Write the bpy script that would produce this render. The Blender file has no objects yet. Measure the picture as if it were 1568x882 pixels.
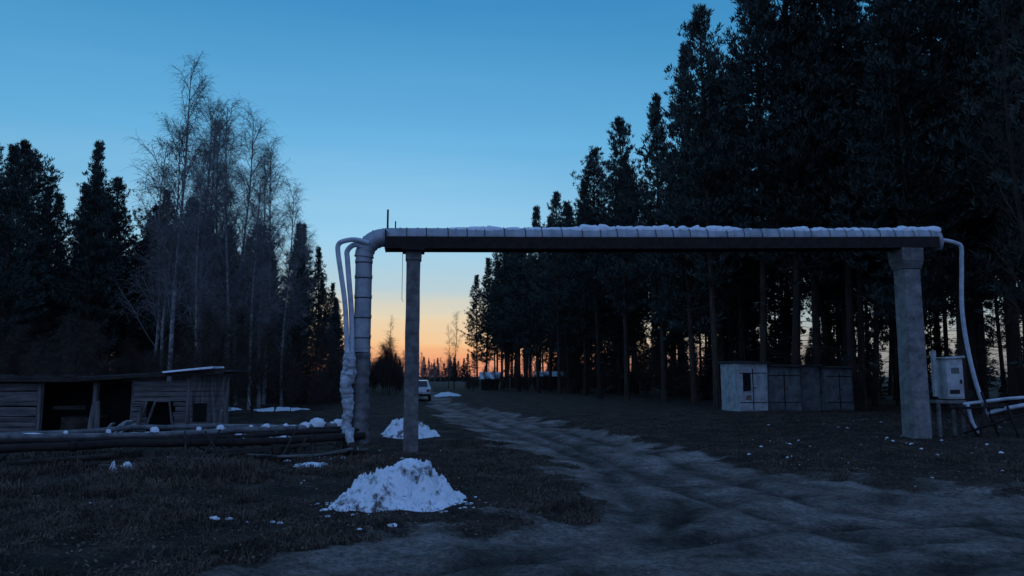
import bpy, math, random
import numpy as np
from mathutils import Vector, Matrix, noise
random.seed(7); np.random.seed(7)
R=random.uniform
scene=bpy.context.scene
scene.view_settings.view_transform='Standard'
try: scene.view_settings.look='None'
except Exception: pass
scene.view_settings.exposure=0

# ---------------------------------------------------------------- materials
def mat(name,c1,c2,scale=5,rough=.9,bump=.3,metal=0,c3=None,detail=8,lo=.35,hi=.65,objrand=False,stretch=None,spec=.3):
    m=bpy.data.materials.new(name); m.use_nodes=True
    nt=m.node_tree; N=nt.nodes; L=nt.links
    b=N['Principled BSDF']; b.inputs['Roughness'].default_value=rough; b.inputs['Metallic'].default_value=metal
    b.inputs['Specular IOR Level'].default_value=spec
    tc=N.new('ShaderNodeTexCoord'); mp=N.new('ShaderNodeMapping'); L.new(tc.outputs['Object'],mp.inputs[0])
    if stretch: mp.inputs['Scale'].default_value=stretch
    n=N.new('ShaderNodeTexNoise'); n.inputs['Scale'].default_value=scale; n.inputs['Detail'].default_value=detail; n.inputs['Roughness'].default_value=.65
    L.new(mp.outputs[0],n.inputs['Vector'])
    r=N.new('ShaderNodeValToRGB'); L.new(n.outputs[0],r.inputs[0])
    r.color_ramp.elements[0].position=lo; r.color_ramp.elements[0].color=(*c1,1)
    r.color_ramp.elements[1].position=hi; r.color_ramp.elements[1].color=(*c2,1)
    if c3:
        e=r.color_ramp.elements.new(min(.98,hi+.12)); e.color=(*c3,1)
    out=r.outputs[0]
    if objrand:
        oi=N.new('ShaderNodeObjectInfo'); mr=N.new('ShaderNodeMapRange'); L.new(oi.outputs['Random'],mr.inputs[0])
        mr.inputs[3].default_value=.6; mr.inputs[4].default_value=1.5
        mx=N.new('ShaderNodeVectorMath'); mx.operation='SCALE'; L.new(out,mx.inputs[0]); L.new(mr.outputs[0],mx.inputs['Scale']); out=mx.outputs[0]
    L.new(out,b.inputs['Base Color'])
    if bump:
        n2=N.new('ShaderNodeTexNoise'); n2.inputs['Scale'].default_value=scale*4; n2.inputs['Detail'].default_value=6
        L.new(mp.outputs[0],n2.inputs['Vector'])
        bp=N.new('ShaderNodeBump'); bp.inputs['Strength'].default_value=bump; bp.inputs['Distance'].default_value=.03
        L.new(n2.outputs[0],bp.inputs['Height']); L.new(bp.outputs[0],b.inputs['Normal'])
    return m
M={}
M['bark']=mat('pine_bark',(.022,.016,.013),(.065,.045,.033),6,.95,.4,stretch=(1,1,.25),objrand=True)
M['needles']=mat('pine_needles',(.014,.021,.018),(.062,.076,.066),.9,.65,0,objrand=True)
M['spruce']=mat('spruce_needles',(.008,.012,.009),(.022,.030,.022),.9,.8,0,objrand=True)
M['birchbark']=mat('birch_bark',(.09,.09,.09),(.38,.38,.38),3,.85,.2,stretch=(1,1,2))
M['twig']=mat('birch_twigs',(.10,.095,.095),(.25,.24,.24),2,.8,0)
M['brush']=mat('brush_twigs',(.03,.022,.017),(.08,.06,.045),2,.9,0)
M['leaf']=mat('dry_leaf',(.08,.055,.035),(.22,.16,.11),3,.8,0)
M['grass']=mat('dry_grass_blades',(.038,.024,.018),(.14,.096,.072),1.3,.9,0,c3=(.26,.19,.145))
M['snow']=mat('snow',(.60,.65,.72),(.82,.87,.93),9,.75,.5)
M['dsnow']=mat('dirty_snow',(.10,.085,.075),(.78,.83,.90),4,.8,1.0,lo=.38,hi=.49,detail=10)
M['conc']=mat('concrete',(.10,.10,.10),(.25,.245,.24),4,.9,.5,c3=(.34,.335,.33))
M['concd']=mat('dark_concrete',(.07,.07,.07),(.19,.18,.175),5,.9,.5)
M['steel']=mat('rusty_steel',(.010,.008,.008),(.032,.020,.017),6,.85,.4)
M['clad']=mat('metal_cladding',(.22,.235,.26),(.38,.405,.44),2.4,.5,.2,metal=.3,c3=(.20,.17,.15))
M['clad2']=mat('roofing_felt_wrap',(.06,.06,.065),(.18,.18,.185),4,.85,.5)
M['white']=mat('white_pipe_paint',(.34,.38,.43),(.56,.61,.67),5,.6,.2)
M['rag']=mat('white_rag_insulation',(.18,.20,.22),(.54,.58,.63),9,.95,.8)
M['plank']=mat('weathered_planks',(.045,.043,.042),(.19,.18,.175),2.2,.95,.5,stretch=(.6,.6,7))
M['plankv']=mat('weathered_boards',(.045,.043,.042),(.20,.19,.185),2.2,.95,.5,stretch=(7,7,.6))
M['wood']=mat('dark_wood',(.014,.012,.010),(.055,.044,.036),4,.95,.5)
M['felt']=mat('roof_felt',(.02,.02,.022),(.06,.06,.06),3,.9,.4)
M['gwhite']=mat('white_shed_paint',(.22,.23,.235),(.48,.50,.51),3,.8,.4,c3=(.14,.10,.08))
M['ggrey']=mat('grey_shed_paint',(.055,.06,.06),(.15,.16,.16),2.5,.8,.3)
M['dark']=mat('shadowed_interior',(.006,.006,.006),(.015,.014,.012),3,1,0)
M['carpaint']=mat('white_car_paint',(.50,.54,.58),(.62,.65,.69),3,.3,0,spec=.5)
M['glass']=mat('car_glass',(.01,.012,.015),(.02,.022,.025),2,.08,0,spec=.6)
M['tyre']=mat('tyre_rubber',(.012,.012,.012),(.03,.03,.03),8,.9,.1)
M['lampred']=mat('tail_lamp',(.25,.01,.01),(.32,.015,.01),6,.3,0)
M['brick']=mat('old_brick',(.12,.07,.055),(.2,.14,.11),5,.95,.5)

# ---------------------------------------------------------------- mesh builder
class B:
    def __init__(s): s.v=[];s.f=[];s.m=[];s.mats=[];s.cur=0
    def mat(s,k):
        if k not in s.mats: s.mats.append(k)
        s.cur=s.mats.index(k); return s
    def face(s,*i): s.f.append(i); s.m.append(s.cur)
    def box(s,c,d,rot=0,jit=0,tilt=0):
        n=len(s.v); cr,sr=math.cos(rot),math.sin(rot)
        ct,st=math.cos(tilt),math.sin(tilt)
        for dz in(-.5,.5):
            for dx,dy in((-.5,-.5),(.5,-.5),(.5,.5),(-.5,.5)):
                x=dx*d[0]+R(-jit,jit); y=dy*d[1]+R(-jit,jit); z=dz*d[2]+R(-jit,jit)
                x,z=x*ct-z*st,x*st+z*ct
                s.v.append((c[0]+x*cr-y*sr,c[1]+x*sr+y*cr,c[2]+z))
        for q in((0,3,2,1),(4,5,6,7),(0,1,5,4),(1,2,6,5),(2,3,7,6),(3,0,4,7)): s.face(*[n+i for i in q])
    def tube(s,pts,rad,n=8,cap=True,rf=None):
        pts=[Vector(p) for p in pts]; k=len(pts)
        if not hasattr(rad,'__len__'): rad=[rad]*k
        t=(pts[min(1,k-1)]-pts[0]).normalized()
        u=t.orthogonal().normalized()
        base=len(s.v)
        for i,p in enumerate(pts):
            a=pts[max(0,i-1)]; b=pts[min(k-1,i+1)]; t=(b-a).normalized()
            u=(u-t*u.dot(t)); 
            u=u.normalized() if u.length>1e-6 else t.orthogonal().normalized()
            w=t.cross(u)
            for j in range(n):
                an=2*math.pi*j/n; r=rad[i]*(rf(i,j) if rf else 1)
                q=p+(u*math.cos(an)+w*math.sin(an))*r
                s.v.append((q.x,q.y,q.z))
        for i in range(k-1):
            for j in range(n):
                a=base+i*n+j; b=base+i*n+(j+1)%n
                s.face(a,b,b+n,a+n)
        if cap and n>3:
            s.face(*[base+j for j in range(n-1,-1,-1)]); s.face(*[base+(k-1)*n+j for j in range(n)])
    def mesh(s,name,smooth=False):
        me=bpy.data.meshes.new(name); me.from_pydata(s.v,[],s.f)
        for k in s.mats: me.materials.append(M[k])
        me.polygons.foreach_set('material_index',s.m)
        if smooth: me.polygons.foreach_set('use_smooth',[True]*len(s.f))
        me.update(); return me
    def obj(s,name,parent=None,smooth=False,bevel=0,loc=None):
        o=bpy.data.objects.new(name,s.mesh(name,smooth)); scene.collection.objects.link(o)
        if parent: o.parent=parent
        if loc: o.location=loc
        if bevel:
            md=o.modifiers.new('bev','BEVEL'); md.width=bevel; md.segments=2; md.limit_method='ANGLE'
        return o
def empty(name,loc=(0,0,0)):
    e=bpy.data.objects.new(name,None); e.location=loc; e.empty_display_size=.3; scene.collection.objects.link(e); return e

# ---------------------------------------------------------------- terrain
road_poly=[(-9,-6),(-9,3.5),(-4.5,5.3),(-2.31,6.56),(-1.77,7.3),(-1.14,8.1),(-.18,8.6),(.55,9.72),(.97,11.7),(.8,14.1),(-.06,17.2),(-1.2,21.9),(-2.5,28),(-4.7,41.5),(-6.6,56),(-9.8,78),(-14,100),
 (-11,100),(-7.4,71),(-4.8,53),(-1.1,37),(1.73,26.2),(3.95,17.2),(4.67,13.2),(5.85,12),(7.2,10.9),(14,8.6),(24,6),(24,-6)]
ruts=[[(9,3),(5,6.2),(3,9),(2.4,12),(1.9,16),(.8,22),(-1.2,31),(-4,44)],
      [(11,4.2),(6.3,7.2),(4.2,9.8),(3.5,12.6),(3.0,16.5),(1.6,23),(-.3,32),(-3.2,45)],
      [(-6,4.2),(-2,6),(1,7.6),(3.4,8.6),(7,8.9),(13,8)],[(-6,3),(-1,4.6),(2,6.2),(5,7.2),(9,7.4),(14,6.4)],
      [(0,5),(1.2,8),(1.7,11),(1.6,15),(.3,21),(-1.8,30)],[(.2,7.6),(1.4,8.1),(2.2,9.3),(2.3,10.5)],[(3.5,7.6),(4.6,7.9),(5.6,8.4)]]
def segdist(X,Y,P,closed):
    D=np.full(X.shape,1e9); n=len(P)
    for i in range(n if closed else n-1):
        ax,ay=P[i]; bx,by=P[(i+1)%n]; dx,dy=bx-ax,by-ay
        t=np.clip(((X-ax)*dx+(Y-ay)*dy)/(dx*dx+dy*dy),0,1)
        D=np.minimum(D,np.hypot(X-ax-t*dx,Y-ay-t*dy))
    return D
def inside(X,Y,P):
    I=np.zeros(X.shape,bool); n=len(P)
    for i in range(n):
        ax,ay=P[i]; bx,by=P[(i+1)%n]
        if ay==by: continue
        c=((ay>Y)!=(by>Y))&(X<(bx-ax)*(Y-ay)/(by-ay)+ax); I^=c
    return I
def vnoise(X,Y,sc,seed=0):
    return np.array([noise.noise(Vector((x*sc+seed,y*sc-seed,seed*1.7))) for x,y in zip(X.ravel(),Y.ravel())]).reshape(X.shape)
def smooth(t): t=np.clip(t,0,1); return t*t*(3-2*t)
def coords(a,b,step,far):
    c=list(np.arange(a,b,step)); s=step; x=c[-1]
    while x<far: s*=1.22; x+=s; c.append(x)
    s=step; x=a; pre=[]
    while x>-far: s*=1.22; x-=s; pre.append(x)
    return np.array(pre[::-1]+c)
gx=coords(-13,14,.08,900); gy=coords(5,28,.08,900)
X,Y=np.meshgrid(gx,gy)
sd=segdist(X,Y,road_poly,True); ins=inside(X,Y,road_poly); sd=np.where(ins,sd,-sd)
n1=vnoise(X,Y,.55,3); n2=vnoise(X,Y,1.9,9); n3=vnoise(X,Y,5,21)
fade=1/(1+np.maximum(0,np.hypot(X,Y)-60)/60)
mask=smooth((sd+n1*.9+n2*.5+.25)/.9)
rut=np.zeros(X.shape)
for rr in ruts:
    dd_=segdist(X,Y,rr,False)+n1*.25
    rut=np.maximum(rut,np.exp(-dd_**2/(2*.16**2))*np.clip(.85+n1*1.2+n2*.6,0,1))
Z=.06*n1+.045*n2+.034*n3
Z=Z*(1-.40*mask)*fade+.05*(1-mask)*fade
berm=np.exp(-(sd+.1)**2/(2*.25**2))*(Y<80)
Z=Z-.07*rut*mask*(Y<70)+.02*n2*mask+.04*berm*(.6+n2)
def verge(x,y): return .15*smooth((x-6)/3.5)*smooth((y-12.5)/4)*(1-smooth((y-28)/12))
Z+=verge(X,Y)
from bisect import bisect
def gz(x,y):
    i=min(max(bisect(gx,x)-1,0),len(gx)-2); j=min(max(bisect(gy,y)-1,0),len(gy)-2)
    tx=(x-gx[i])/(gx[i+1]-gx[i]); ty=(y-gy[j])/(gy[j+1]-gy[j])
    return float((Z[j,i]*(1-tx)+Z[j,i+1]*tx)*(1-ty)+(Z[j+1,i]*(1-tx)+Z[j+1,i+1]*tx)*ty)
def maskat(x,y):
    i=min(max(bisect(gx,x)-1,0),len(gx)-2); j=min(max(bisect(gy,y)-1,0),len(gy)-2); return mask[j,i]

def ground_material():
    m=bpy.data.materials.new('earth_and_dirt'); m.use_nodes=True; nt=m.node_tree;N=nt.nodes;L=nt.links
    b=N['Principled BSDF']; b.inputs['Roughness'].default_value=.93; b.inputs['Specular IOR Level'].default_value=.2
    tc=N.new('ShaderNodeTexCoord')
    def nz(s,d=8,r=.65,dist=0):
        n=N.new('ShaderNodeTexNoise'); n.inputs['Scale'].default_value=s; n.inputs['Detail'].default_value=d; n.inputs['Roughness'].default_value=r; n.inputs['Distortion'].default_value=dist
        L.new(tc.outputs['Object'],n.inputs['Vector']); return n.outputs[0]
    def ramp(src,st):
        r=N.new('ShaderNodeValToRGB'); L.new(src,r.inputs[0]); el=r.color_ramp.elements
        el[0].position=st[0][0]; el[0].color=(*st[0][1],1); el[1].position=st[-1][0]; el[1].color=(*st[-1][1],1)
        for p,c in st[1:-1]:
            e=el.new(p); e.color=(*c,1)
        return r.outputs[0]
    def mix(f,a,c,mode='MIX'):
        x=N.new('ShaderNodeMix'); x.data_type='RGBA'; x.blend_type=mode
        if isinstance(f,float): x.inputs[0].default_value=f
        else: L.new(f,x.inputs[0])
        L.new(a,x.inputs[6]); L.new(c,x.inputs[7]); return x.outputs[2]
    g1=ramp(nz(1.1),[(.3,(.020,.013,.010)),(.5,(.050,.034,.026)),(.68,(.11,.077,.06))])
    g2=ramp(nz(20,8,.85),[(.40,(.12,.12,.12)),(.62,(1.9,1.8,1.7))])
    g=mix(1.0,g1,g2,'MULTIPLY')
    d1=ramp(nz(.8,12,.70,.5),[(.36,(.085,.068,.062)),(.48,(.20,.165,.152)),(.62,(.36,.305,.29))])
    d2=ramp(nz(13,12,.9),[(.40,(.28,.27,.26)),(.60,(1.6,1.55,1.52))])
    d=mix(1.0,d1,d2,'MULTIPLY')
    ar=N.new('ShaderNodeAttribute'); ar.attribute_name='rut'
    rd=ramp(ar.outputs['Fac'],[(0,(1,1,1)),(1,(.28,.25,.24))])
    d=mix(1.0,d,rd,'MULTIPLY')
    am=N.new('ShaderNodeAttribute'); am.attribute_name='road'
    ad=N.new('ShaderNodeMath'); ad.operation='MULTIPLY_ADD'; L.new(nz(5,10,.8),ad.inputs[0]); ad.inputs[1].default_value=1.7; 
    sb=N.new('ShaderNodeMath'); sb.operation='SUBTRACT'; L.new(am.outputs['Fac'],sb.inputs[0]); sb.inputs[1].default_value=.85
    L.new(sb.outputs[0],ad.inputs[2])
    fr=ramp(ad.outputs[0],[(.25,(0,0,0)),(.62,(1,1,1))])
    L.new(mix(fr,g,d),b.inputs['Base Color'])
    bp=N.new('ShaderNodeBump'); bp.inputs['Strength'].default_value=1.0; bp.inputs['Distance'].default_value=.10
    L.new(nz(6,12,.82),bp.inputs['Height']); L.new(bp.outputs[0],b.inputs['Normal'])
    return m
GM=ground_material()
def gridobj(name,sel,dz,useroad):
    ny,nx=X.shape
    idx=-np.ones(X.size,int)
    q=sel[:-1,:-1]|sel[1:,:-1]|sel[:-1,1:]|sel[1:,1:]
    J,I=np.nonzero(q)
    a=J*nx+I; F=np.stack([a,a+1,a+nx+1,a+nx],1)
    used=np.unique(F); idx[used]=np.arange(len(used)); F=idx[F]
    V=np.stack([X.ravel(),Y.ravel(),(Z+dz).ravel()],1)[used]
    me=bpy.data.meshes.new(name); me.vertices.add(len(V)); me.vertices.foreach_set('co',V.astype('f').ravel())
    me.loops.add(F.size); me.loops.foreach_set('vertex_index',F.ravel().astype('i'))
    me.polygons.add(len(F)); me.polygons.foreach_set('loop_start',(np.arange(len(F))*4).astype('i'))
    me.update(calc_edges=True); me.validate()
    me.polygons.foreach_set('use_smooth',[True]*len(F))
    for nm,arr in(('road',mask),('rut',rut)):
        at=me.attributes.new(nm,'FLOAT','POINT'); at.data.foreach_set('value',((arr if useroad else arr*0).ravel()[used]).astype('f'))
    me.materials.append(GM); o=bpy.data.objects.new(name,me); scene.collection.objects.link(o); return o
gridobj('ground',np.ones(X.shape,bool),0,False)
gridobj('dirt_road',mask>.001,.006,True)

# ---------------------------------------------------------------- trees
def blade(b,p,d,l,w):
    s=d.cross(Vector((R(-1,1),R(-1,1),R(-1,1))))
    if s.length<1e-4: return
    s=s.normalized()*w*.5; q=p+d*l; m=p+d*l*.45
    n=len(b.v); b.v+= [tuple(p),tuple(m+s),tuple(q),tuple(m-s)]; b.face(n,n+1,n+2,n+3)
def clump(b,p,d,n,l,w):
    for _ in range(n):
        v=(d+Vector((R(-1,1),R(-1,1),R(-.7,1)))*.95).normalized()
        blade(b,p+Vector((R(-.09,.09),R(-.09,.09),R(-.09,.09))),v,l*R(.6,1.15),w*R(.7,1.3))
def pine(seed,H,cb,Lmax,power,rtop,ncl=9):
    random.seed(seed); b=B(); b.mat('bark')
    bx,by=R(-.3,.3),R(-.3,.3)
    def tp(z): t=z/H; return Vector((bx*math.sin(t*3),by*math.sin(t*2.4),z))
    zz=[H*i/14 for i in range(15)]; r0=H*.0085
    b.tube([tp(z) for z in zz],[r0*(1-.9*z/H)+.012+(.05 if z==0 else 0) for z in zz],9)
    z=1.2
    while z<H*cb:
        a=R(0,6.28); l=R(.4,1.9); d=Vector((math.cos(a),math.sin(a),R(-.3,.15)))
        p=tp(z); b.tube([p,p+d*l*.5,p+d*l+Vector((0,0,-.1))],[.018,.013,.006],3,False); z+=R(.12,.4)
        if R(0,1)<.2: b.mat('needles'); clump(b,p+d*l,d,ncl,.3,.06); b.mat('bark')
    z=H*cb
    while z<H-.12:
        t=(z-H*cb)/(H*(1-cb)); prof=min(1,.45+t*2.2)*(1-t**rtop)**power*(1+.12*math.sin(z*1.9+seed))
        for k in range(random.choice((5,5,6,7))):
            a=R(0,6.28); L=max(.3,Lmax*prof*R(.45,1.15)); el=-.12+.9*t+R(-.15,.2)
            d=Vector((math.cos(a)*math.cos(el),math.sin(a)*math.cos(el),math.sin(el))); p0=tp(z+R(-.2,.2))
            up=Vector((0,0,1)); P=[p0+d*L*f+up*(.28*L*f*f) for f in(0,.35,.7,1)]
            b.mat('bark'); b.tube(P,[.008+.012*L,.006+.008*L,.01,.004],3,False)
            side=d.cross(up).normalized()
            for c in range(max(3,int(L*5.4))):
                f=R(.25,1.02); q=p0+d*L*f+up*(.28*L*f*f); so=R(-1,1)*(1.05-f*.6)*.38*L
                q2=q+side*so+up*R(-.02,.22)+d*abs(so)*.5
                b.mat('needles'); clump(b,q2,(d*.5+up*.85+side*so*.4).normalized(),ncl,.31,.062)
        z+=R(.30,.52)*(1-.45*t)
    b.mat('needles'); clump(b,tp(H),Vector((0,0,1)),18,.45,.05)
    return b.mesh('pine_tree_mesh')
def spruce(seed,H):
    random.seed(seed); b=B(); b.mat('bark'); b.tube([(0,0,0),(0,0,H*.5),(0,0,H)],[H*.014,H*.008,.01],6)
    z=.3
    while z<H-.1:
        t=z/H
        for k in range(6):
            a=R(0,6.28); L=max(.12,H*.2*(1-t)**.85*R(.6,1.15)); d=Vector((math.cos(a),math.sin(a),-.15+.4*t)); p0=Vector((0,0,z+R(-.1,.1)))
            b.mat('bark'); b.tube([p0,p0+d*L],[.012,.004],3,False)
            b.mat('spruce'); side=Vector((-d.y,d.x,0))
            for c in range(max(3,int(L*7))):
                f=R(.15,1); q=p0+d*L*f+side*R(-1,1)*.3*L*(1.1-f); clump(b,q,(d*.8+Vector((0,0,-.1))).normalized(),5,.26,.10)
        z+=R(.22,.34)
    clump(b,Vector((0,0,H)),Vector((0,0,1)),10,.3,.04)
    return b.mesh('young_spruce_mesh')
def birch(seed,H,nl=38,spread=.42,barks='birchbark',tw='twig',leaves=0,tr=.007,low=.2,nt_=8):
    random.seed(seed); b=B(); b.mat(barks)
    lx,ly=R(-.5,.5),R(-.5,.5)
    def tp(z): t=z/H; return Vector((lx*t*t+.12*math.sin(t*7+seed),ly*t*t+.1*math.sin(t*6),z))
    zz=[H*i/16 for i in range(17)]
    b.tube([tp(z) for z in zz],[H*tr*(1-.93*(z/H)**.9)+.008 for z in zz],8)
    for i in range(nl):
        z0=H*(low+(.97-low)*(i+R(0,1))/nl); t=z0/H; a=R(0,6.28); L=H*R(.14,.26)*(1.08-t)**.75*spread/.42+.35
        d=Vector((math.cos(a)*.55,math.sin(a)*.55,R(.8,1.3))).normalized(); p=tp(z0); P=[p]; dd=d.copy()
        for k in range(5):
            dd=(dd+Vector((R(-.14,.14),R(-.14,.14),R(-.02,.1)-.03*k))).normalized(); p=p+dd*L/5; P.append(p)
        b.mat(tw); b.tube(P,[.008+.006*L*(1-k/5.2) for k in range(6)],4,False)
        for s in range(int(5+L*3.6)):
            f=R(.15,1)*4.99; k=int(f); q=P[k].lerp(P[k+1],f-k)
            d2=(dd*.9+Vector((R(-1,1),R(-1,1),R(-.3,.7)))*.9).normalized(); l2=R(.4,1.1)*(.5+.25*L)
            q1=q+d2*l2*.5; q2=q+d2*l2+Vector((0,0,-.08))
            b.tube([q,q1,q2],[.008,.0065,.005],3,False)
            for w in range(nt_):
                g=R(.1,1); e=q+(q2-q)*g; d3=(d2*.6+Vector((R(-1,1),R(-1,1),R(-1.1,.5)))*.8).normalized(); l3=R(.25,.7)
                e1=e+d3*l3*.5; e2=e1+d3*l3*.5+Vector((0,0,-.12*l3*2))
                b.tube([e,e1,e2],[.0055,.0045,.0035],3,False)
                if leaves and R(0,1)<leaves:
                    b.mat('leaf'); blade(b,e2,Vector((R(-1,1),R(-1,1),-1)).normalized(),.10,.08); b.mat(tw)
    return b.mesh('birch_tree_mesh')
P_P=[pine(11,20,.30,3.1,.75,1.5),pine(12,18.5,.26,2.9,.8,1.3),pine(13,21,.36,3.2,.7,1.7),pine(14,17,.2,2.8,.85,1.2),pine(15,19,.3,3.3,.6,2.1)]
P_S=[spruce(21,4.5),spruce(22,6.5)]
P_B=[birch(31,17,42,nt_=7),birch(32,15.5,38,.38,nt_=7),birch(33,18,44,.42,nt_=7),birch(34,14,26,.45,leaves=.35,nt_=6)]
P_D=[birch(35,15,20,.38,'bark','brush',low=.15,nt_=5),birch(36,13,18,.42,'bark','brush',low=.12,nt_=5)]
P_K=[birch(41,3,26,.9,'brush','brush',tr=.006,low=.03,nt_=6),birch(42,5,30,.75,'brush','brush',tr=.007,low=.05,nt_=6)]
random.seed(99)
def put(me,x,y,name,parent=None,s=1.0,rz=None,sz=None):
    o=bpy.data.objects.new(name,me); scene.collection.objects.link(o)
    o.location=(x,y,gz(x,y)-.06); o.rotation_euler=(R(-.02,.02),R(-.02,.02),R(0,6.28) if rz is None else rz)
    o.scale=(s,s,sz or s*R(.96,1.04))
    if parent: o.parent=parent
    return o
Hs=[20,18.5,21,17,19]
for x,y,h,k in [(-5.2,112,17,1),(-3.5,100,17,3),(-1.2,92,19,0),(.8,80,17,1),(2.6,73,18,3),(4.2,66,18,0),(6.0,61,18,1),(6.4,54,18.5,2),(7.7,50,18.6,0),(9.6,47,20.3,1),(10.3,42,20,3),(10.6,38.5,21.5,0),(12.6,37.5,22.5,2),(14.8,36,23.5,1),(13.3,35.2,24,4),(16,35,24,0),(17.5,32,23,0),(19.5,29,22,2),(18.8,25,20,1),(21,26.5,21,4),(17.4,23.5,19,3),(22,23,20,0),(19.8,32,24,4),(15.8,29.5,20,3),(16.6,20.6,17,1),(19.0,21.5,20,2)]:
    put(P_P[k],x,y,'pine_tree',s=h/Hs[k])
forest=empty('pine_forest')
def edge_r(y):
    pts=[(20,19.5),(28,17),(37,13),(47,10.5),(67,5),(90,0),(118,-5),(150,-8),(230,-9)]
    for (a,b),(c,d) in zip(pts,pts[1:]):
        if a<=y<=c: return b+(d-b)*(y-a)/(c-a)
    return -9
pl=[]
def scatter(n,fx,ymin,ymax,mind):
    c=0;t=0
    while c<n and t<n*30:
        t+=1; y=R(ymin**.5,ymax**.5)**2; x=fx(y)
        if x is None or abs(x)>.85*y+4 or any((x-a)**2+(y-b)**2<mind**2 for a,b in pl): continue
        pl.append((x,y)); c+=1; yield x,y
for x,y in scatter(125,lambda y: edge_r(y)+.8+R(0,1)**1.3*28,21,140,1.8):
    if y<39 and x<16: continue
    k=random.randrange(5); put(P_P[k],x,y,'pine',forest,s=R(18,22)/Hs[k]*(1 if y<60 else .95))
for x,y in scatter(80,lambda y: edge_r(y)+1.5+R(0,1)*34,40,140,.9):
    put(P_S[random.randrange(2)],x,y,'young_spruce',forest,s=R(.5,1.15))
def lf(y):
    e=-24 if y<40 else (-24+(y-40)*.12 if y<62 else -(.245*y+6.2))
    return e-R(0,1)**1.3*40
for x,y in scatter(120,lf,36,140,1.8):
    k=random.choice((1,3,4,4,0)); hh=R(12.5,15.5) if y<80 else R(12,15)
    put(P_P[k],x,y,'pine',forest,s=hh/Hs[k])
for x,y in scatter(85,lambda y: lf(y)+2,36,120,.9): put(P_S[random.randrange(2)],x,y,'young_spruce',forest,s=R(.6,1.3))
for x,y,h,k in [(-29.5,44,15.2,4),(-32,45,15.6,0),(-26.5,46,14.0,1),(-35,48,16,0),(-24.5,50,13.5,4),(-22.5,47,11.5,3),(-20.5,48,12,1),(-17.8,62,14,3),(-20,68,15.5,1),(-17.2,65,12.5,3),(-21,60,13.5,4),(-18.0,74,11,3),(-20.6,80,12,1),(-22.0,92,10,3),(-14.5,50,9.5,3),(-17.2,52,11,1),(-14.3,60,8,3),(-16.6,70,9,1)]:
    put(P_P[k],x,y,'pine_tree',s=h/Hs[k])
for x,y,k,h in [(-16.6,36,0,17.2),(-17.6,37.5,3,14.2),(-15.5,37,2,16.2),(-14.7,38,1,16.0),(-14,36.5,0,14.2),(-13.2,39,2,14.0),(-18.4,38,3,14),(-16.2,40,1,15.5),(-12.3,40,1,12.0),(-14.9,34.8,1,12.5),(-17,42,2,16),(-15.2,41,0,16.6),(-13.9,42,1,15),(-12.9,36.6,1,11.5),(-19.5,56,2,14),(-17,57,0,14),(-15.8,57,1,12)]:
    put(P_B[k],x,y,'birch_tree',s=h/[17,15.5,18,14][k])
for x,y,k,h in [(14.0,19.8,0,13),(14.6,18.4,1,12.5),(15.4,20.5,0,14)]:
    put(P_D[k],x,y,'bare_alder_tree',s=h/[15,13][k])
for x,y,k,h in [(-10,61,1,6.2),(-7.1,92,0,10),(-8.3,98,1,8)]: put(P_D[k],x,y,'bare_roadside_tree',s=h/[15,13][k])
far=empty('distant_treeline')
for i in range(80):
    x=R(-150,110); y=R(200,270); q=random.random()
    gap=-.26*y<x<-.05*y
    put(P_P[random.randrange(5)] if q<.6 else P_B[random.randrange(3)],x,y,'far_tree',far,s=R(.30,.48) if gap else R(.4,.62))
for i in range(70):
    y=R(200,250); put(P_S[random.randrange(2)],R(-.26*y,-.05*y),y,'far_spruce',far,s=R(.7,1.3))
for i in range(80):
    y=R(100,180); x=(R(-95,-(.25*y+8)) if i%2 else R(edge_r(y)+6,edge_r(y)+75))
    put(P_S[random.randrange(2)],x,y,'far_spruce',far,s=R(1.2,1.9))
for i in range(30):
    y=R(120,185); put(P_B[random.randrange(4)],R(-.22*y,-.08*y),y,'far_birch',far,s=R(.2,.36))
for i in range(45):
    y=R(62,120); put(P_K[random.randrange(2)],R(-.22*y,-.15*y),y,'far_shrub',far,s=R(.4,.9))
brush=empty('undergrowth_brush')
for i in range(110):
    y=R(24,90); x=edge_r(y)+R(.3,8); put(P_K[random.randrange(2)],x+(3 if y<37 else 0),y,'shrub',brush,s=R(.3,.75))
for i in range(80): put(P_K[random.randrange(2)],R(-26,-8.8),R(25,48),'shrub',brush,s=R(.3,.85))

# ---------------------------------------------------------------- grass
def grass(name,n,fx,hmax,dens=None):
    b=B(); b.mat('grass'); c=0
    while c<n:
        x,y=fx()
        if maskat(x,y)>.35: c+=1; continue
        dn=noise.noise(Vector((x*.5,y*.5,4)))+.5*noise.noise(Vector((x*1.6,y*1.6,8)))
        c+=1
        if dn<R(-.5,.35): continue
        z=gz(x,y)
        for k in range(4):
            h=hmax*R(.35,1)*(.7+.8*max(0,dn)); a=R(0,6.28); ln=R(.2,1.3)*h; px=x+R(-.06,.06); py=y+R(-.06,.06)
            w=R(.0025,.005)*(1+y/12); s=Vector((-math.sin(a),math.cos(a),0))*w
            p=Vector((px,py,z-.01)); m=p+Vector((math.cos(a)*ln*.35,math.sin(a)*ln*.35,h*.6)); q=p+Vector((math.cos(a)*ln,math.sin(a)*ln,h*R(.4,1)))
            i=len(b.v); b.v+=[tuple(p-s),tuple(p+s),tuple(m+s*.8),tuple(m-s*.8),tuple(q)]
            b.face(i,i+1,i+2,i+3); b.face(i+3,i+2,i+4)
    return b.obj(name)
def fl():
    y=R(2.35,4.3)**2; return R(-.78*y-1,min(1,0+.2*y)),y
grass('dry_grass',30000,fl,.12)
def fl2():
    y=R(3.2,3.9)**2; return R(-.78*y-1,-.33*y),y
grass('dry_grass',7000,fl2,.34)
def fr():
    y=R(3.3,5.6)**2; return R(1,.8*y+1),y
grass('dry_grass',13000,fr,.10)
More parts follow.
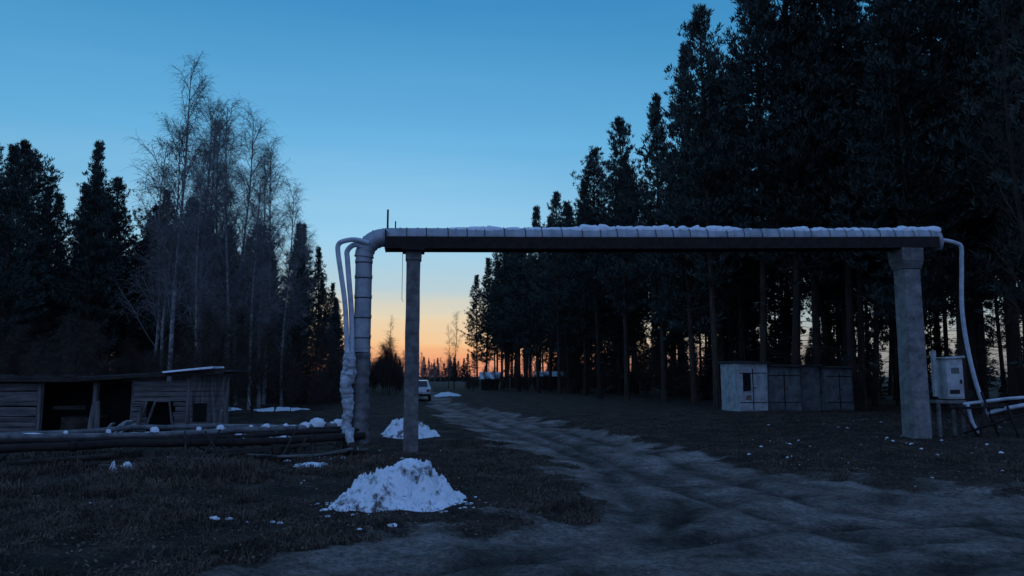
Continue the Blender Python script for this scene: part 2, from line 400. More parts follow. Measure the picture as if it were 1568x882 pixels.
b=B(); b.mat('leaf')
for i in range(9000):
    y=R(2.4,5.2)**2; x=R(-.76*y,.76*y)
    if maskat(x,y)>.5 or noise.noise(Vector((x*.8,y*.8,2)))<R(-.4,.3): continue
    z=gz(x,y)+R(.01,.05); s=R(.012,.03); a=R(0,6.28); c_,s_=math.cos(a)*s,math.sin(a)*s; k=len(b.v); t=R(-.6,.6)*s
    b.v+=[(x-c_,y-s_,z-t),(x+s_*.6,y-c_*.6,z),(x+c_,y+s_,z+t),(x-s_*.6,y+c_*.6,z+.004)]; b.face(k,k+1,k+2,k+3)
b.obj('leaf_litter')

# ---------------------------------------------------------------- snow piles and patches
def mound(name,x,y,rx,ry,h,key='dsnow',seed=1,px=0,n=64,rings=26,rg=1.0):
    b=B(); b.mat(key); z0=gz(x,y)
    b.v.append((px,0,h))
    for i in range(1,rings+1):
        t=i/rings
        for j in range(n):
            a=2*math.pi*j/n; c,s=math.cos(a),math.sin(a)
            rr=1+.26*noise.noise(Vector((c*1.3+seed,s*1.3,seed)))+.14*noise.noise(Vector((c*4+seed,s*4,seed)))
            xx=c*rx*rr*t+px*(1-t); yy=s*ry*rr*t
            z=h*(1-t**1.1)**1.0
            v=Vector((xx+seed,yy,seed))
            nz_=noise.noise(v*3)*.24+noise.noise(v*7)*.18-abs(noise.noise(v*13))*.18+abs(noise.noise(v*26))*.12
            z+=h*nz_*1.4*rg*min(1,(1-t)*3+.2)*min(1,t*4)
            if i==rings: z=-.08
            elif i==rings-1: z=max(.01,z*.5)+gz(x+xx,y+yy)-z0
            else: z=max(.02,z)
            k=.02*rg; b.v.append((xx+k*noise.noise(v*20),yy+k*noise.noise(v*21),z))
    for j in range(n): b.face(0,1+j,1+(j+1)%n)
    for i in range(rings-1):
        for j in range(n):
            a=1+i*n+j; c=1+i*n+(j+1)%n; b.face(a,a+n,c+n,c)
    return b.obj(name,smooth=True,loc=(x,y,z0))
mound('snow_pile',-1.45,9.75,.90,.62,.58,seed=3,px=.14,n=130,rings=52)
mound('snow_pile',-2.85,20.8,.85,.7,.55,seed=8,px=-.1,n=80,rings=30)
mound('snow_patch',-11.3,36.5,1.5,1.3,.13,'snow',5,n=32,rings=8)
mound('snow_patch',-13.6,36,.6,.8,.12,'snow',6,n=32,rings=8)
mound('snow_patch',-5.2,60,1.3,1.2,.35,'snow',7,n=32,rings=8)
mound('snow_patch',-3.7,13.9,.32,.4,.06,'dsnow',9,n=40,rings=12)
mound('snow_patch',-6.75,13.2,.17,.14,.17,'dsnow',10,n=40,rings=12,rg=1.5)
mound('snow_patch',-6.85,13.0,.09,.1,.22,'dsnow',14,n=40,rings=12,rg=1.5)
mound('snow_patch',-5.9,19.6,.6,.4,.12,'dsnow',16,n=40,rings=12,rg=1.5)
mound('snow_patch',-7.2,20.0,.4,.3,.08,'dsnow',17,n=40,rings=12,rg=1.5)
b=B(); b.mat('dsnow')
def crumb(b,x,y,s):
    z=gz(x,y); n=len(b.v)
    for i in range(3):
        for j in range(7):
            a=6.28*j/7; r=s*(1,.85,.4)[i]*R(.6,1.3); b.v.append((x+math.cos(a)*r*1.4,y+math.sin(a)*r,z+(-.01,s*.35,s*.6)[i]*R(.7,1.3)))
    for i in range(2):
        for j in range(7):
            p=n+i*7+j; q=n+i*7+(j+1)%7; b.face(p,q,q+7,p+7)
    b.face(*[n+14+j for j in range(7)])
for x,y,s in [(-3.4,8.7,.045),(-3.25,8.75,.035),(-2.75,8.75,.03),(-2.65,8.7,.03),(-1.3,8.3,.05),(-1.6,8.0,.03),(-.55,9.6,.04),(-.7,9.4,.025),(-3.0,8.65,.025),(-2.2,9.1,.03),(-2.3,9.35,.04)]: crumb(b,x,y,s)
for i in range(120):
    y=R(9,25); x=R(-.7*y,-1) if R(0,1)<.4 else R(.25*y+1,.68*y)
    if maskat(x,y)<.4: crumb(b,x,y,R(.006,.024)*(1+y/25))
for i in range(60):
    a=R(0,6.28); r=R(.8,1.25); crumb(b,-1.47+math.cos(a)*.95*r,9.75+math.sin(a)*.7*r,R(.008,.025))
b.obj('snow_crumbs')
b=B(); b.mat('conc')
for i in range(2200):
    y=R(2.4,4.2)**2; x=R(-.5*y,.75*y)
    crumb(b,x,y,R(.004,.014))
b.obj('gravel_stones')
b=B(); b.mat('wood')
for i in range(260):
    y=R(7,26); x=R(-.75*y,.72*y)
    if maskat(x,y)>.3: continue
    a=R(0,3.14); l=R(.1,.5); z=gz(x,y)+.015
    b.tube([(x,y,z),(x+math.cos(a)*l,y+math.sin(a)*l,z+R(0,.06))],[.008,.005],4)
b.obj('fallen_sticks')

# ---------------------------------------------------------------- pipeline arch
arch=empty('pipeline_arch',(-2.25,16.7,0)); off=Vector((-2.25,16.7,0))
def W(p): return (p[0]-off.x,p[1]-off.y,p[2]-off.z)
sl=.132; 
def ln(x): return 16.7+(x+2.25)*sl
def lz(x): return 4.56+(x+2.25)*.0245
ang=math.atan(sl)
def colm(b,x,y,z0,z1,w0,w1,n=14):
    base=len(b.v)
    for i in range(n+1):
        t=i/n; w=(w0+(w1-w0)*t)*.5
        for dx,dy in((-1,-1),(1,-1),(1,1),(-1,1)):
            jx=noise.noise(Vector((dx*3+x,dy*3,t*9)))*.012
            X_=dx*w+jx; Y_=dy*w+jx
            b.v.append(W((x+X_*math.cos(ang)-Y_*math.sin(ang),y+X_*math.sin(ang)+Y_*math.cos(ang),z0+(z1-z0)*t)))
    for i in range(n):
        for j in range(4):
            a=base+i*4+j; c=base+i*4+(j+1)%4; b.face(a,c,c+4,a+4)
    b.face(base+3,base+2,base+1,base); b.face(*[base+n*4+j for j in range(4)])
b=B(); b.mat('concd'); colm(b,-2.25,16.7,-.3,4.30,.33,.31); b.obj('column_1',arch,bevel=.02)
b=B(); b.mat('concd'); colm(b,-2.25,16.7,4.303,4.50,.36,.36,2); b.mat('steel'); b.box(W((-2.25,16.7,4.525)),(.5,.62,.05),ang); b.obj('column_head_1',arch,bevel=.01)
b=B(); b.mat('conc'); colm(b,9.86,18.3,-.3,4.32,.47,.43); b.obj('column_2',arch,bevel=.02)
b=B(); b.mat('concd'); colm(b,9.86,18.3,4.322,4.5,.46,.56,3); colm(b,9.86,18.3,4.502,4.84,.56,.58,3); b.obj('column_head_2',arch,bevel=.015)
b=B(); b.mat('steel')
def sweepbox(x0,x1,yo,z0,z1,wd,n=24):
    base=len(b.v)
    for i in range(n+1):
        x=x0+(x1-x0)*i/n; sag=-.02*math.sin(math.pi*i/n)
        for dy,zz in((-wd/2,z0),(wd/2,z0),(wd/2,z1),(-wd/2,z1)):
            b.v.append(W((x-(yo+dy)*math.sin(ang),ln(x)+(yo+dy)*math.cos(ang),lz(x)+zz+sag)))
    for i in range(n):
        for j in range(4):
            a=base+i*4+j; c=base+i*4+(j+1)%4; b.face(a,a+4,c+4,c)
    b.face(base,base+1,base+2,base+3); b.face(*[base+n*4+j for j in(3,2,1,0)])
for yo in(-.27,.27):
    sweepbox(-2.87,10.6,yo,0,.25,.012); sweepbox(-2.87,10.6,yo*.86,-.012,-.001,.10); sweepbox(-2.87,10.6,yo*.86,.252,.263,.08)
x=-2.8
while x<10.2:
    b.box(W((x,ln(x),lz(x)+.03)),(.08,.50,.05),ang); x+=.95
b.box(W((-2.88,ln(-2.88),lz(-2.88)+.20)),(.02,.56,.44),ang)
b.obj('beam',arch)
b=B(); b.mat('clad'); rp=.225
def pc(x): return Vector((x,ln(x),lz(x)+.275))
pts=[pc(-2.9+i*(13.5/60)) for i in range(61)]
b.tube([W(p) for p in pts],rp,28); 
for x in np.arange(-2.6,10.4,.44):
    x=x+R(-.05,.05); b.tube([W(pc(x-.022)),W(pc(x-.02)),W(pc(x+.02)),W(pc(x+.022))],[rp,rp+.012,rp+.012,rp],28,False)
b.obj('main_pipe',arch,smooth=True)
b=B(); b.mat('steel')
for x in np.arange(-2.38,10.4,.44): x=x+R(-.05,.05); b.tube([W(pc(x-.008)),W(pc(x+.008))],rp+.02,28,False)
b.obj('pipe_straps',arch)
c0=pc(-2.9); rb=.44
P=[]; 
for i in range(9):
    a=math.pi/2*i/8; P.append(Vector((-2.92-math.sin(a)*rb, ln(-2.92)-i*.002, c0.z-(1-math.cos(a))*rb)))
b=B(); b.mat('clad'); 
b.tube([W(p) for p in [c0+Vector((.05,0,0))]+P],rp*.93,28)
for i in(0,2,4,6,8):
    d=(P[min(i+1,8)]-P[max(i-1,0)]).normalized(); b.tube([W(P[i]-d*.012),W(P[i]+d*.012)],rp*.93+.012,28,True)
b.obj('elbow',arch,smooth=False)
xe,ye,ze=P[-1]
b=B(); b.mat('clad'); b.tube([W((xe,ye,ze-(ze-2.22)*i/20)) for i in range(21)],.188,28)
for zz in(4.25,3.9,3.45,3.0,2.55,2.3): b.tube([W((xe,ye,zz)),W((xe,ye,zz+.05))],.2,28)
b.mat('steel')
for zz in(4.22,3.87,3.42,2.97,2.52): b.tube([W((xe,ye,zz)),W((xe,ye,zz+.018))],.196,28)
b.obj('riser',arch,smooth=False)
b=B(); b.mat('clad2'); n=34
b.tube([W((xe+.02*math.sin(i*.4),ye,2.20-(2.0)*i/n)) for i in range(n+1)],[.185+.025*(i/n)+.012*math.sin(i*1.9) for i in range(n+1)],28,rf=lambda i,j:1+.06*noise.noise(Vector((i*.5,j*.6,2))))
b.mat('steel'); b.tube([W((xe,ye,2.19)),W((xe,ye,2.26))],.17,20)
b.obj('riser_wrap',arch,smooth=True)
b=B(); b.mat('white')
def arc(pl,r,n=10):
    out=[]; p=[Vector(q) for q in pl]; p=[p[0]*2-p[1]]+p+[p[-1]*2-p[-2]]
    for i in range(1,len(p)-2):
        for k in range(n):
            t=k/n; a,c,d,e=p[i-1],p[i],p[i+1],p[i+2]
            out.append(.5*((2*c)+(-a+d)*t+(2*a-5*c+4*d-e)*t*t+(-a+3*c-3*d+e)*t**3))
    out.append(p[-2]); b.tube([W(q) for q in out],r,12)
arc([(-3.22,16.4,4.66),(-3.5,16.32,4.72),(-3.76,16.28,4.68),(-3.88,16.3,4.60),(-3.88,16.3,4.4),(-3.80,16.32,3.9),(-3.70,16.35,3.2),(-3.63,16.38,2.1)],.055)
arc([(-3.25,16.5,4.52),(-3.48,16.42,4.62),(-3.62,16.46,4.60),(-3.72,16.48,4.48),(-3.71,16.48,4.3),(-3.66,16.48,3.8),(-3.59,16.48,3.1),(-3.54,16.45,2.1)],.06)
b.obj('side_pipes',arch,smooth=True)
b=B(); b.mat('rag'); n=110
def rg_(i,j):
    th=j*.314
    spiral=.16*(((th/6.283+i/7.0)%1.0)-.5)
    return 1+spiral+.30*noise.noise(Vector((math.cos(th)*1.6,math.sin(th)*1.6,i*.11)))+.12*noise.noise(Vector((math.cos(th)*4,math.sin(th)*4,i*.3)))
b.tube([W((-3.60+.03*math.sin(i*.11)+(.12*max(0,(i-90)/20)),16.36-.02*math.sin(i*.2)-.1*max(0,(i-90)/20),2.18-1.87*i/n)) for i in range(n+1)],
  [(.125+.03*noise.noise(Vector((i*.13,1,1)))+.02*math.sin(i*.055))*(1 if i<100 else 1-.07*(i-100)) for i in range(n+1)],20,rf=rg_)
b.obj('rag_wrap',arch,smooth=True)
b=B(); b.mat('rag')
b.tube([W((-3.5,16.2,.55)),W((-3.48,16.05,.38)),W((-3.40,15.95,.25)),W((-3.25,15.9,.14))],[.10,.09,.07,.03],12,rf=lambda i,j:1+.4*noise.noise(Vector((i,j*.8,3))))
b.obj('loose_rag',arch,smooth=True)
b=B(); b.mat('steel'); b.tube([W((-2.83,16.55,4.9)),W((-2.83,16.55,5.46))],.022,8); b.tube([W((-2.66,16.6,5.0)),W((-2.66,16.6,5.2))],.015,8)
b.tube([W((-2.47,16.5,4.5)),W((-2.47,16.5,3.4)),W((-2.44,16.52,3.35))],.006,6)
b.obj('vent_rod',arch)
b=B(); b.mat('clad'); e=pc(10.6)
b.tube([W(e+Vector((-.02,0,0))),W(e+Vector((.08,.01,-.03))),W(e+Vector((.13,.02,-.12))),W(e+Vector((.14,.03,-.3)))],[rp*1.03,rp*.95,rp*.75,rp*.5],20)
b.mat('white')
arc([(10.7,18.35,5.10),(10.95,18.38,5.08),(11.2,18.4,5.02),(11.34,18.42,4.92),(11.34,18.45,4.5),(11.3,18.5,3.25),(11.42,18.5,2.0),(11.62,18.5,1.1),(11.75,18.45,.72)],.05)
b.obj('end_cap_and_drop_pipe',arch,smooth=True)
b=B(); b.mat('snow'); n=520; m=9; x0,x1=-2.3,10.75
for i in range(n+1):
    x=x0+(x1-x0)*i/n; p=pc(x); t=(x-x0)/(x1-x0)
    nn=noise.noise(Vector((x*.9,5,1)))+.6*noise.noise(Vector((x*2.6,2,7)))+.4*noise.noise(Vector((x*7,2,3)))
    th=max(0,.02+.06*nn)*(1 if t>.08 else t/.08)
    if .30<t<.52: th+=.045+.06*noise.noise(Vector((x*5,1,1)))
    if t>.92: th+=.04
    if abs(x-7.35)<.1 or abs(x-3.95)<.06: th*=.1
    th*=1-.6*max(0,math.cos((x+2.38)/.44*6.283))**12
    half=.85+.3*nn
    for j in range(m+1):
        a=-half+2*half*j/m; k=math.cos(a/half*math.pi/2)**.5 if abs(a)<half*.999 else 0
        rr=rp+.004+th*k - (0.02 if k==0 or th<.004 else 0)+(.01*noise.noise(Vector((x*9,a*4,2))) if k>0 else 0)
        b.v.append(W((p.x-math.sin(a)*rr*math.sin(ang),p.y+math.sin(a)*rr*math.cos(ang),p.z+math.cos(a)*rr)))
for i in range(n):
    for j in range(m):
        a=i*(m+1)+j; b.face(a,a+m+1,a+m+2,a+1)
b.obj('pipe_snow',arch,smooth=True)

# ---------------------------------------------------------------- ground pipeline on left
gp=empty('ground_pipeline',(-3.4,16.45,0)); off=Vector((-3.4,16.45,0))
def gl(t,z,o=0):
    d=Vector((-5.7,-3.05,0)).normalized(); nrm=Vector((-d.y,d.x,0)); return Vector((-3.3,16.5,0))+d*t+nrm*o+Vector((0,0,z))
ga=math.atan2(-3.05,-5.7)
b=B(); b.mat('clad2')
def wob(t,s): return .03*math.sin(t*.9+s)+.03*noise.noise(Vector((t,s,0)))
TT=[i*.3 for i in range(44)]
b.tube([W(gl(t,.58+wob(t,1),-.16)) for t in TT],.06,14,rf=lambda i,j:1+.12*noise.noise(Vector((i*.9,j*.7,1))))
b.mat('steel'); b.tube([W(gl(t,.40+wob(t,3),.22)) for t in TT],.075,14,rf=lambda i,j:1+.1*noise.noise(Vector((i*.9,j*.7,5))))
b.mat('clad2'); b.tube([W(gl(t,.58+wob(t,5)*1.5+.012*t,-.60)) for t in TT],.05,10)
b.mat('steel'); b.tube([W(gl(t,.50+wob(t,2),.03)) for t in TT],.045,10)
for t in(1.1,2.7,3.5,5.4,7.3): b.tube([W(gl(t,.40+wob(t,3),.22)),W(gl(t+.1,.40+wob(t,3),.22))],.1,12)
b.obj('pipes',gp,smooth=True)
b=B()
for t in(.35,1.9,4.2,6.6,9,11.4):
    b.mat('wood'); b.box(W(gl(t,.21)),(.16,1.1,.16),ga,.03); b.box(W(gl(t+.03,.03)),(.2,.4,.24),ga,.03)
for t0,t1,z,o in[(2.0,3.6,.2,.42),(3.5,5.6,.16,.5),(.6,2.4,.12,.36),(1.2,3.0,.27,.34),(4.8,6.6,.24,.36)]:
    b.tube([W(gl(t0,z,o)),W(gl(t1,z-.05,o+.15))],[.05,.04],7)
for k in range(22): 
    t=R(.2,3.6); b.tube([W(gl(t,R(.02,.1),R(.1,.8))),W(gl(t+R(-.6,.6),R(.25,.66),R(-.2,.3)))],[.03,.018],5)
b.mat('plank')
for k in range(12):
    t=R(.3,7); b.box(W(gl(t,R(.03,.16),R(.35,1.0))),(R(.5,1.4),R(.08,.15),.03),ga+R(-.5,.5),.005,R(-.15,.15))
b.obj('timber_supports',gp)
b=B(); b.mat('snow')
def lump(t,z,o,s):
    c=gl(t,z,o); n=len(b.v); k=9
    for i in range(4):
        for j in range(k):
            a=6.28*j/k; r=s*(1,1.0,.75,.3)[i]*R(.7,1.3); b.v.append(W((c.x+math.cos(a)*r*1.5,c.y+math.sin(a)*r*.7,c.z+(-.05,.3*s,.75*s,1.0*s)[i]*R(.8,1.2))))
    for i in range(3):
        for j in range(k):
            p=n+i*k+j; q=n+i*k+(j+1)%k; b.face(p,q,q+k,p+k)
    b.face(*[n+3*k+j for j in range(k)])
for t,s in[(.95,.13),(.45,.10),(.62,.05),(1.2,.06),(1.6,.04),(2.0,.05),(2.3,.03),(2.9,.05),(3.3,.03),(4.1,.05),(4.9,.03),(5.6,.03),(7,.04)]: lump(t,.65,-.16,s)
for k in range(18): lump(R(.3,8),.02,R(.4,1.3),R(.02,.05))
for a0,a1 in((1.4,2.1),(2.8,3.3),(4.2,4.8),(5.8,6.4),(7.3,9.0)):
    b.tube([W(gl(t,.628+wob(t,1),-.16)) for t in np.arange(a0,a1,.1)],[max(.006,.016+.03*noise.noise(Vector((t*4,0,0)))) for t in np.arange(a0,a1,.1)],6)
for a0,a1 in((2.3,2.9),(6.4,7.9)):
    b.tube([W(gl(t,.46+wob(t,3),.22)) for t in np.arange(a0,a1,.1)],[max(.004,.012+.03*noise.noise(Vector((t*5,3,0)))) for t in np.arange(a0,a1,.1)],6)
b.obj('pipe_snow',gp,smooth=True)

# ---------------------------------------------------------------- white cabinet with pipes, right
tk=empty('electrical_cabinet',(11.0,18.7,0)); off=Vector((11.0,18.7,0))
b=B(); b.mat('gwhite'); b.box(W((11.0,18.7,1.62)),(.46,.34,1.0),.08,.004); b.box(W((11.0,18.52,1.62)),(.40,.02,.92),.08)
b.box(W((11.0,18.69,2.15)),(.54,.44,.05),.08,.008,.06)
b.obj('cabinet_body',tk,bevel=.02)
b=B(); b.mat('concd'); b.box(W((11.02,18.505,1.82)),(.20,.008,.14),.08); b.mat('steel'); b.box(W((11.15,18.50,1.55)),(.03,.03,.1),.08); b.box(W((10.98,18.505,1.30)),(.26,.008,.10),.08,.004)
b.obj('sign_and_handle',tk)
b=B(); b.mat('gwhite'); b.box(W((10.62,18.72,1.75)),(.10,.10,1.15)); b.mat('concd'); b.box(W((10.9,18.8,1.05)),(.75,.5,.08))
for dx,dy in((-.3,-.2),(.3,-.2),(-.3,.2),(.3,.2)): b.box(W((10.9+dx,18.8+dy,.55)),(.07,.07,.96))
b.obj('stand',tk,bevel=.008)
b=B(); b.mat('white')
arc([(11.15,18.5,1.0),(11.5,18.4,1.05),(12.2,18.1,1.16),(13.2,17.7,1.22)],.04)
arc([(11.6,18.3,.78),(12.0,18.1,.92),(12.8,17.8,1.08),(14,17.4,1.15)],.05)
arc([(11.2,18.4,1.0),(11.25,18.35,.6),(11.35,18.3,.3)],.045)
b.mat('steel')
for p,q in[((10.9,18.3,1.0),(11.3,18.2,.2)),((11.5,18.2,1.0),(11.25,18.1,.15)),((11.9,18,1.0),(12.1,17.9,.1)),((12.6,17.8,1.1),(12.5,17.7,.1)),((10.7,18.4,.9),(11.9,18.1,.95)),((11.0,18.3,.3),(12.6,17.9,.9)),((11.8,18.2,.2),(11.5,18.3,1.3))]:
    b.tube([W(p),W(q)],.03,7)
b.obj('cabinet_pipes',tk,smooth=True)

# ---------------------------------------------------------------- sheds
def planks(b,x0,x1,y,z0,z1,horiz=True,skip=None,th=.03,w=.14):
    if horiz:
        z=z0
        while z<z1-.03:
            h=min(w,z1-z)
            segs=[(x0,x1)]
            if skip and skip[2]<z+h/2<skip[3]: segs=[(x0,skip[0]+R(-.04,.04)),(skip[1]+R(-.04,.04),x1)]
            for a,c in segs:
                if c-a>.02: b.box(W(((a+c)/2,y+R(-.012,.012),z+h/2)),(c-a-.01+R(-.05,.03),th,h-R(.008,.025)),R(-.003,.003),.004,R(-.008,.008))
            z+=w
    else:
        x=x0
        while x<x1-.03:
            h=min(w,x1-x)
            if not(skip and skip[0]<x+h/2<skip[1]): b.box(W((x+h/2,y+R(-.008,.008),(z0+z1)/2+R(-.04,.04))),(h-.012,th,z1-z0),0,.004)
            elif skip[3]<z1-.05: b.box(W((x+h/2,y,(skip[3]+z1)/2)),(h-.012,th,z1-skip[3]),0,.004)
            x+=w
s1=empty('wooden_shed',(-14.5,21.2,0)); off=Vector((-14.5,21.2,0))
b=B(); b.mat('plank'); planks(b,-18,-13.3,21,0,1.5,True,None)
b.mat('plankv'); planks(b,-18,-11.9,23.5,0,1.55,False)
for x in(-13.25,-11.7): b.box(W((x,21.0,.78)),(.12,.12,1.56),0,.01)
b.obj('walls',s1)
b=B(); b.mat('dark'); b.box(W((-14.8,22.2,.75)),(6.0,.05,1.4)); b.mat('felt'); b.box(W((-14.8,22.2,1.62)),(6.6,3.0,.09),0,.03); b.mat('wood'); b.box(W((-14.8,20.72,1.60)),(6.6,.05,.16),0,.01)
b.box(W((-12.3,21.6,.3)),(1.0,.8,.5),.2,.05); b.box(W((-12.6,21.3,.8)),(.9,.04,.1),.1,.02)
for k in range(12): b.box(W((R(-17.5,-12),R(20.9,22.8),1.70)),(R(.3,1.6),R(.1,.2),.04),R(-.4,.4),.01,R(-.03,.03))
b.obj('roof',s1)
b=B(); b.mat('plankv')
for x,t,h in((-11.45,.05,1.0),(-11.62,-.12,.9)): b.box(W((x,20.7,h/2)),(.12,.03,h),0,.005,t)
b.obj('leaning_boards',s1)
s2=empty('wooden_shed',(-9.8,21.2,0)); off=Vector((-9.8,21.2,0))
b=B(); b.mat('plank'); planks(b,-10.6,-9.05,20.9,0,1.58,True,(-10.2,-9.45,-.1,.95))
b.mat('plankv')
z=0
while z<1.62:
    b.box(W((-8.62,21.16,z+.07)),(.98,.03,.128),.60,.005); z+=.14
b.box(W((-10.6,20.95,.8)),(.1,.1,1.6),0,.01); b.box(W((-9.04,20.9,.8)),(.1,.1,1.62),0,.01); b.box(W((-8.18,21.45,.82)),(.1,.1,1.64),0,.01)
b.tube([W((-10.22,20.85,.1)),W((-9.95,20.85,.98)),W((-9.55,20.85,.98)),W((-9.40,20.85,.1))],.035,6)
b.obj('walls',s2)
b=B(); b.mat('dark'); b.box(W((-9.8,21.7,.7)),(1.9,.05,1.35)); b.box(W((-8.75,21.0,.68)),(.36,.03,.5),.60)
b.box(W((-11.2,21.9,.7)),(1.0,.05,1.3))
b.obj('interior',s2)
b=B(); b.mat('felt'); b.box(W((-10.0,21.7,1.74)),(4.0,2.2,.07),0,.02,.05); b.mat('wood'); b.box(W((-10.0,20.62,1.71)),(4.0,.04,.12),0,.01,.05)
b.mat('snow'); b.box(W((-8.95,20.95,1.875)),(1.35,1.0,.06),.05,.03,.09)
b.obj('roof',s2)
b=B(); b.mat('rag')
for x,t,l in((-10.9,.7,.7),(-10.75,.75,.75),(-10.6,.6,.55),(-11.1,.9,.45)): b.box(W((x,20.6,.22)),(l,.25,.04),R(-.2,.2),.01,t)
b.mat('plankv'); b.box(W((-10.35,20.78,.5)),(.12,.03,1.05),0,.01,-.35)
b.obj('leaning_boards',s2)
s3=empty('log_store',(-11,44,0)); off=Vector((-11,44,0))
b=B(); b.mat('wood'); planks(b,-14.5,-9.6,44,0,1.7,False,None,.04,.2); b.mat('felt'); b.box(W((-12,45,1.85)),(5.6,2.6,.12),0,.04,.02); b.mat('wood'); b.box(W((-14.4,45,.85)),(.05,2,1.7)); b.box(W((-9.7,45,.85)),(.05,2,1.7)); b.obj('log_store_body',s3)

def metalshed(x,y,w,h,d,key,rot=0,door=True,patch=True):
    e=empty('painted_shed',(x,y,gz(x,y)-.02)); e.rotation_euler=(0,0,rot)
    b=B(); b.mat(key); b.box((0,d/2,h/2),(w,d,h),0,.015); b.obj('walls',e,bevel=.01)
    b=B(); b.mat('felt'); b.box((0,d/2-.05,h+.05),(w+.2,d+.3,.08),0,.02,R(-.02,.02)); b.obj('roof',e)
    b=B(); b.mat(key)
    if door:
        for sx in(-1,1): b.box((sx*w*.235,-.02,h*.47),(w*.44,.035,h*.86),0,.008)
        b.mat('steel'); b.box((0,-.045,h*.47),(.025,.03,h*.84)); b.box((w*.06,-.05,h*.5),(.1,.03,.04))
        for zz in(.2,.8): b.box((0,-.047,h*zz),(w*.9,.012,.03),0,.004)
    if patch: b.mat('dark'); b.box((-w*.2,-.06,h*.62),(w*.24,.02,h*.36),0,.03); b.mat('brick'); b.box((-w*.16,-.063,h*.3),(w*.16,.02,h*.1),0,.03)
    b.obj('door',e)
    return e
metalshed(10.65,33,1.35,2.15,2.2,'gwhite',.05)
metalshed(12.15,33.3,1.5,1.98,2.2,'ggrey',-.03,True,False)
metalshed(13.45,33.6,.85,2.0,2.0,'ggrey',0,False,False)
metalshed(14.6,33.3,1.3,1.9,2.0,'ggrey',.1,True,False)
def house(x,y,w,d,h,rr):
    e=empty('distant_house',(x,y,0)); 
    b=B(); b.mat('wood'); b.box((0,0,h/2),(w,d,h)); b.mat('dark'); b.box((-w*.2,-d/2-.02,h*.55),(.5,.03,.6)); b.box((w*.22,-d/2-.02,h*.55),(.5,.03,.6)); b.obj('walls',e)
    b=B(); b.mat('snow')
    b.v=[(-w/2-.3,-d/2-.4,h-.1),(w/2+.3,-d/2-.4,h-.1),(w/2+.3,0,h+rr),(-w/2-.3,0,h+rr),(-w/2-.3,d/2+.4,h-.1),(w/2+.3,d/2+.4,h-.1)]
    b.face(0,1,2,3); b.face(3,2,5,4); b.mat('wood'); b.face(0,3,4); b.face(1,5,2); b.obj('roof',e)
house(-2.6,88,1.9,4,1.4,.7); house(4.6,92,3,4,1.7,.5)
for i in range(22): put(P_K[random.randrange(2)],R(-5,7),R(76,84),'shrub',brush,s=R(.25,.5))

# ---------------------------------------------------------------- car (rear view)
car=empty('parked_car',(-6.25,50,gz(-6.25,50)-.02)); car.rotation_euler=(0,0,math.radians(6)); car.scale=(.98,.98,.95)
prof=[(-1.95,.35),(-2.0,.62),(-1.95,.86),(-1.45,.92),(-.95,1.38),(.25,1.42),(.85,.95),(1.75,.82),(1.98,.62),(1.98,.35)]
b=B(); b.mat('carpaint'); n=len(prof)
for s in(-1,1):
    for y_,z_ in prof:
        b.v.append((s*(.82 if z_<.93 else .62),y_,z_))
b.face(*range(n)); b.face(*range(2*n-1,n-1,-1))
for i in range(n): j=(i+1)%n; b.face(j,i,n+i,n+j)
b.obj('body',car,bevel=.04)
b=B(); b.mat('glass')
b.v+=[(-.62,-1.40,.965),(.62,-1.40,.965),(.54,-1.02,1.33),(-.54,-1.02,1.33)]; b.v=[(x,y-.03,z+.02) for x,y,z in b.v]; b.face(0,1,2,3)
for s in(-1,1):
    k=len(b.v); b.v+=[(s*.80,-1.2,.96),(s*.80,.7,.96),(s*.645,.2,1.36),(s*.645,-.9,1.36)]; b.face(k,k+1,k+2,k+3)
k=len(b.v); b.v+=[(-.6,.87,.98),(.6,.87,.98),(.54,.33,1.38),(-.54,.33,1.38)]; b.face(k,k+1,k+2,k+3)
b.obj('windows',car)
b=B(); b.mat('tyre')
for s in(-1,1):
    for yy in(-1.2,1.25): b.tube([(s*.84,yy,.31),(s*.64,yy,.31)],.31,20)
b.mat('steel'); b.box((0,-2.03,.42),(1.6,.1,.14)); b.mat('white'); b.box((0,-2.03,.6),(.5,.02,.12))
b.mat('lampred')
for s in(-1,1): b.box((s*.66,-2.01,.72),(.22,.04,.15))
b.obj('wheels_bumper_lamps',car)

# ---------------------------------------------------------------- world
w=bpy.data.worlds.new('World'); scene.world=w; w.use_nodes=True; nt=w.node_tree; N=nt.nodes; L=nt.links
bg=N['Background']; 
sunaz=math.radians(-9.5)
sky=N.new('ShaderNodeTexSky'); sky.sky_type='NISHITA'; sky.sun_disc=False; sky.sun_elevation=math.radians(.5); sky.sun_rotation=sunaz
tc=N.new('ShaderNodeTexCoord'); nm=N.new('ShaderNodeVectorMath'); nm.operation='NORMALIZE'; L.new(tc.outputs['Generated'],nm.inputs[0])
sp=N.new('ShaderNodeSeparateXYZ'); L.new(nm.outputs[0],sp.inputs[0])
def ramp(src,st):
    r=N.new('ShaderNodeValToRGB'); L.new(src,r.inputs[0]); el=r.color_ramp.elements
    el[0].position=st[0][0]; el[0].color=(*st[0][1],1); el[1].position=st[-1][0]; el[1].color=(*st[-1][1],1)
    for p,c in st[1:-1]:
        e=el.new(p); e.color=(*c,1)
    return r.outputs[0]
mp=N.new('ShaderNodeMapping'); mp.inputs['Scale'].default_value=(1.5,1.5,22); L.new(nm.outputs[0],mp.inputs[0])
cn=N.new('ShaderNodeTexNoise'); cn.inputs['Scale'].default_value=1.6; cn.inputs['Detail'].default_value=5; L.new(mp.outputs[0],cn.inputs[0])
ca=N.new('ShaderNodeMath'); ca.operation='MULTIPLY_ADD'; L.new(cn.outputs[0],ca.inputs[0]); ca.inputs[1].default_value=.045; L.new(sp.outputs[2],ca.inputs[2])
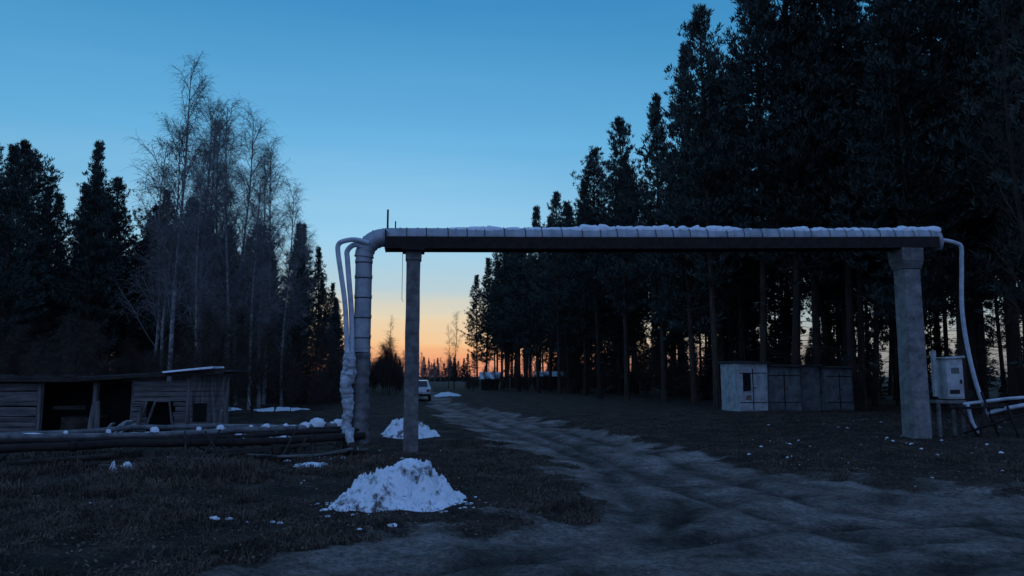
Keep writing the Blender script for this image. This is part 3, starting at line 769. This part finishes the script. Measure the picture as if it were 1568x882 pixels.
cs=N.new('ShaderNodeMath'); cs.operation='SUBTRACT'; L.new(ca.outputs[0],cs.inputs[0]); cs.inputs[1].default_value=.0225
warm=ramp(cs.outputs[0],[(0,(.66,.25,.17)),(.022,(.80,.36,.19)),(.045,(.86,.55,.29)),(.075,(.74,.65,.47)),(.11,(.44,.61,.68)),(.18,(.31,.62,.85)),(.32,(.155,.47,.79)),(.47,(.058,.31,.63)),(1,(.10,.22,.48))])
cool=ramp(cs.outputs[0],[(0,(.18,.18,.19)),(.04,(.36,.36,.34)),(.10,(.34,.49,.55)),(.18,(.25,.52,.74)),(.30,(.11,.40,.69)),(.47,(.040,.25,.53)),(1,(.10,.22,.48))])
back=ramp(cs.outputs[0],[(0,(.16,.25,.50)),(.3,(.26,.43,.90)),(1,(.10,.22,.48))])
dt=N.new('ShaderNodeVectorMath'); dt.operation='DOT_PRODUCT'; L.new(nm.outputs[0],dt.inputs[0]); dt.inputs[1].default_value=(math.sin(sunaz),math.cos(sunaz),0)
f=ramp(dt.outputs['Value'],[(.84,(0,0,0)),(.94,(.45,.45,.45)),(.985,(1,1,1))])
def mix(fa,a,c,mode='MIX'):
    x=N.new('ShaderNodeMix'); x.data_type='RGBA'; x.blend_type=mode
    if isinstance(fa,float): x.inputs[0].default_value=fa
    else: L.new(fa,x.inputs[0])
    L.new(a,x.inputs[6]); L.new(c,x.inputs[7]); return x.outputs[2]
f2=N.new('ShaderNodeMapRange'); L.new(dt.outputs['Value'],f2.inputs[0]); f2.inputs[1].default_value=.3; f2.inputs[2].default_value=-.5
front=mix(f,cool,warm); allsky=mix(f2.outputs[0],front,back)
sc=N.new('ShaderNodeVectorMath'); sc.operation='SCALE'; L.new(sky.outputs[0],sc.inputs[0]); sc.inputs['Scale'].default_value=.005
ad=N.new('ShaderNodeVectorMath'); ad.operation='ADD'; L.new(allsky,ad.inputs[0]); L.new(sc.outputs[0],ad.inputs[1])
L.new(ad.outputs[0],bg.inputs[0]); bg.inputs[1].default_value=1.0
w.name='sky'
sl_=bpy.data.lights.new('sun','SUN'); sl_.energy=.03; sl_.angle=math.radians(12); sl_.color=(1,.72,.5)
so=bpy.data.objects.new('sun',sl_); scene.collection.objects.link(so)
dirv=Vector((math.sin(sunaz),math.cos(sunaz),math.tan(math.radians(2)))); so.rotation_euler=dirv.to_track_quat('Z','Y').to_euler(); so.location=(-10,60,20)

cam=bpy.data.cameras.new('camera'); co=bpy.data.objects.new('camera',cam); scene.collection.objects.link(co)
co.location=(0,0,1.7); co.rotation_euler=(math.radians(90+6.75),0,0); cam.lens=26; cam.sensor_width=36; cam.clip_end=4000; cam.clip_start=.1
scene.camera=co
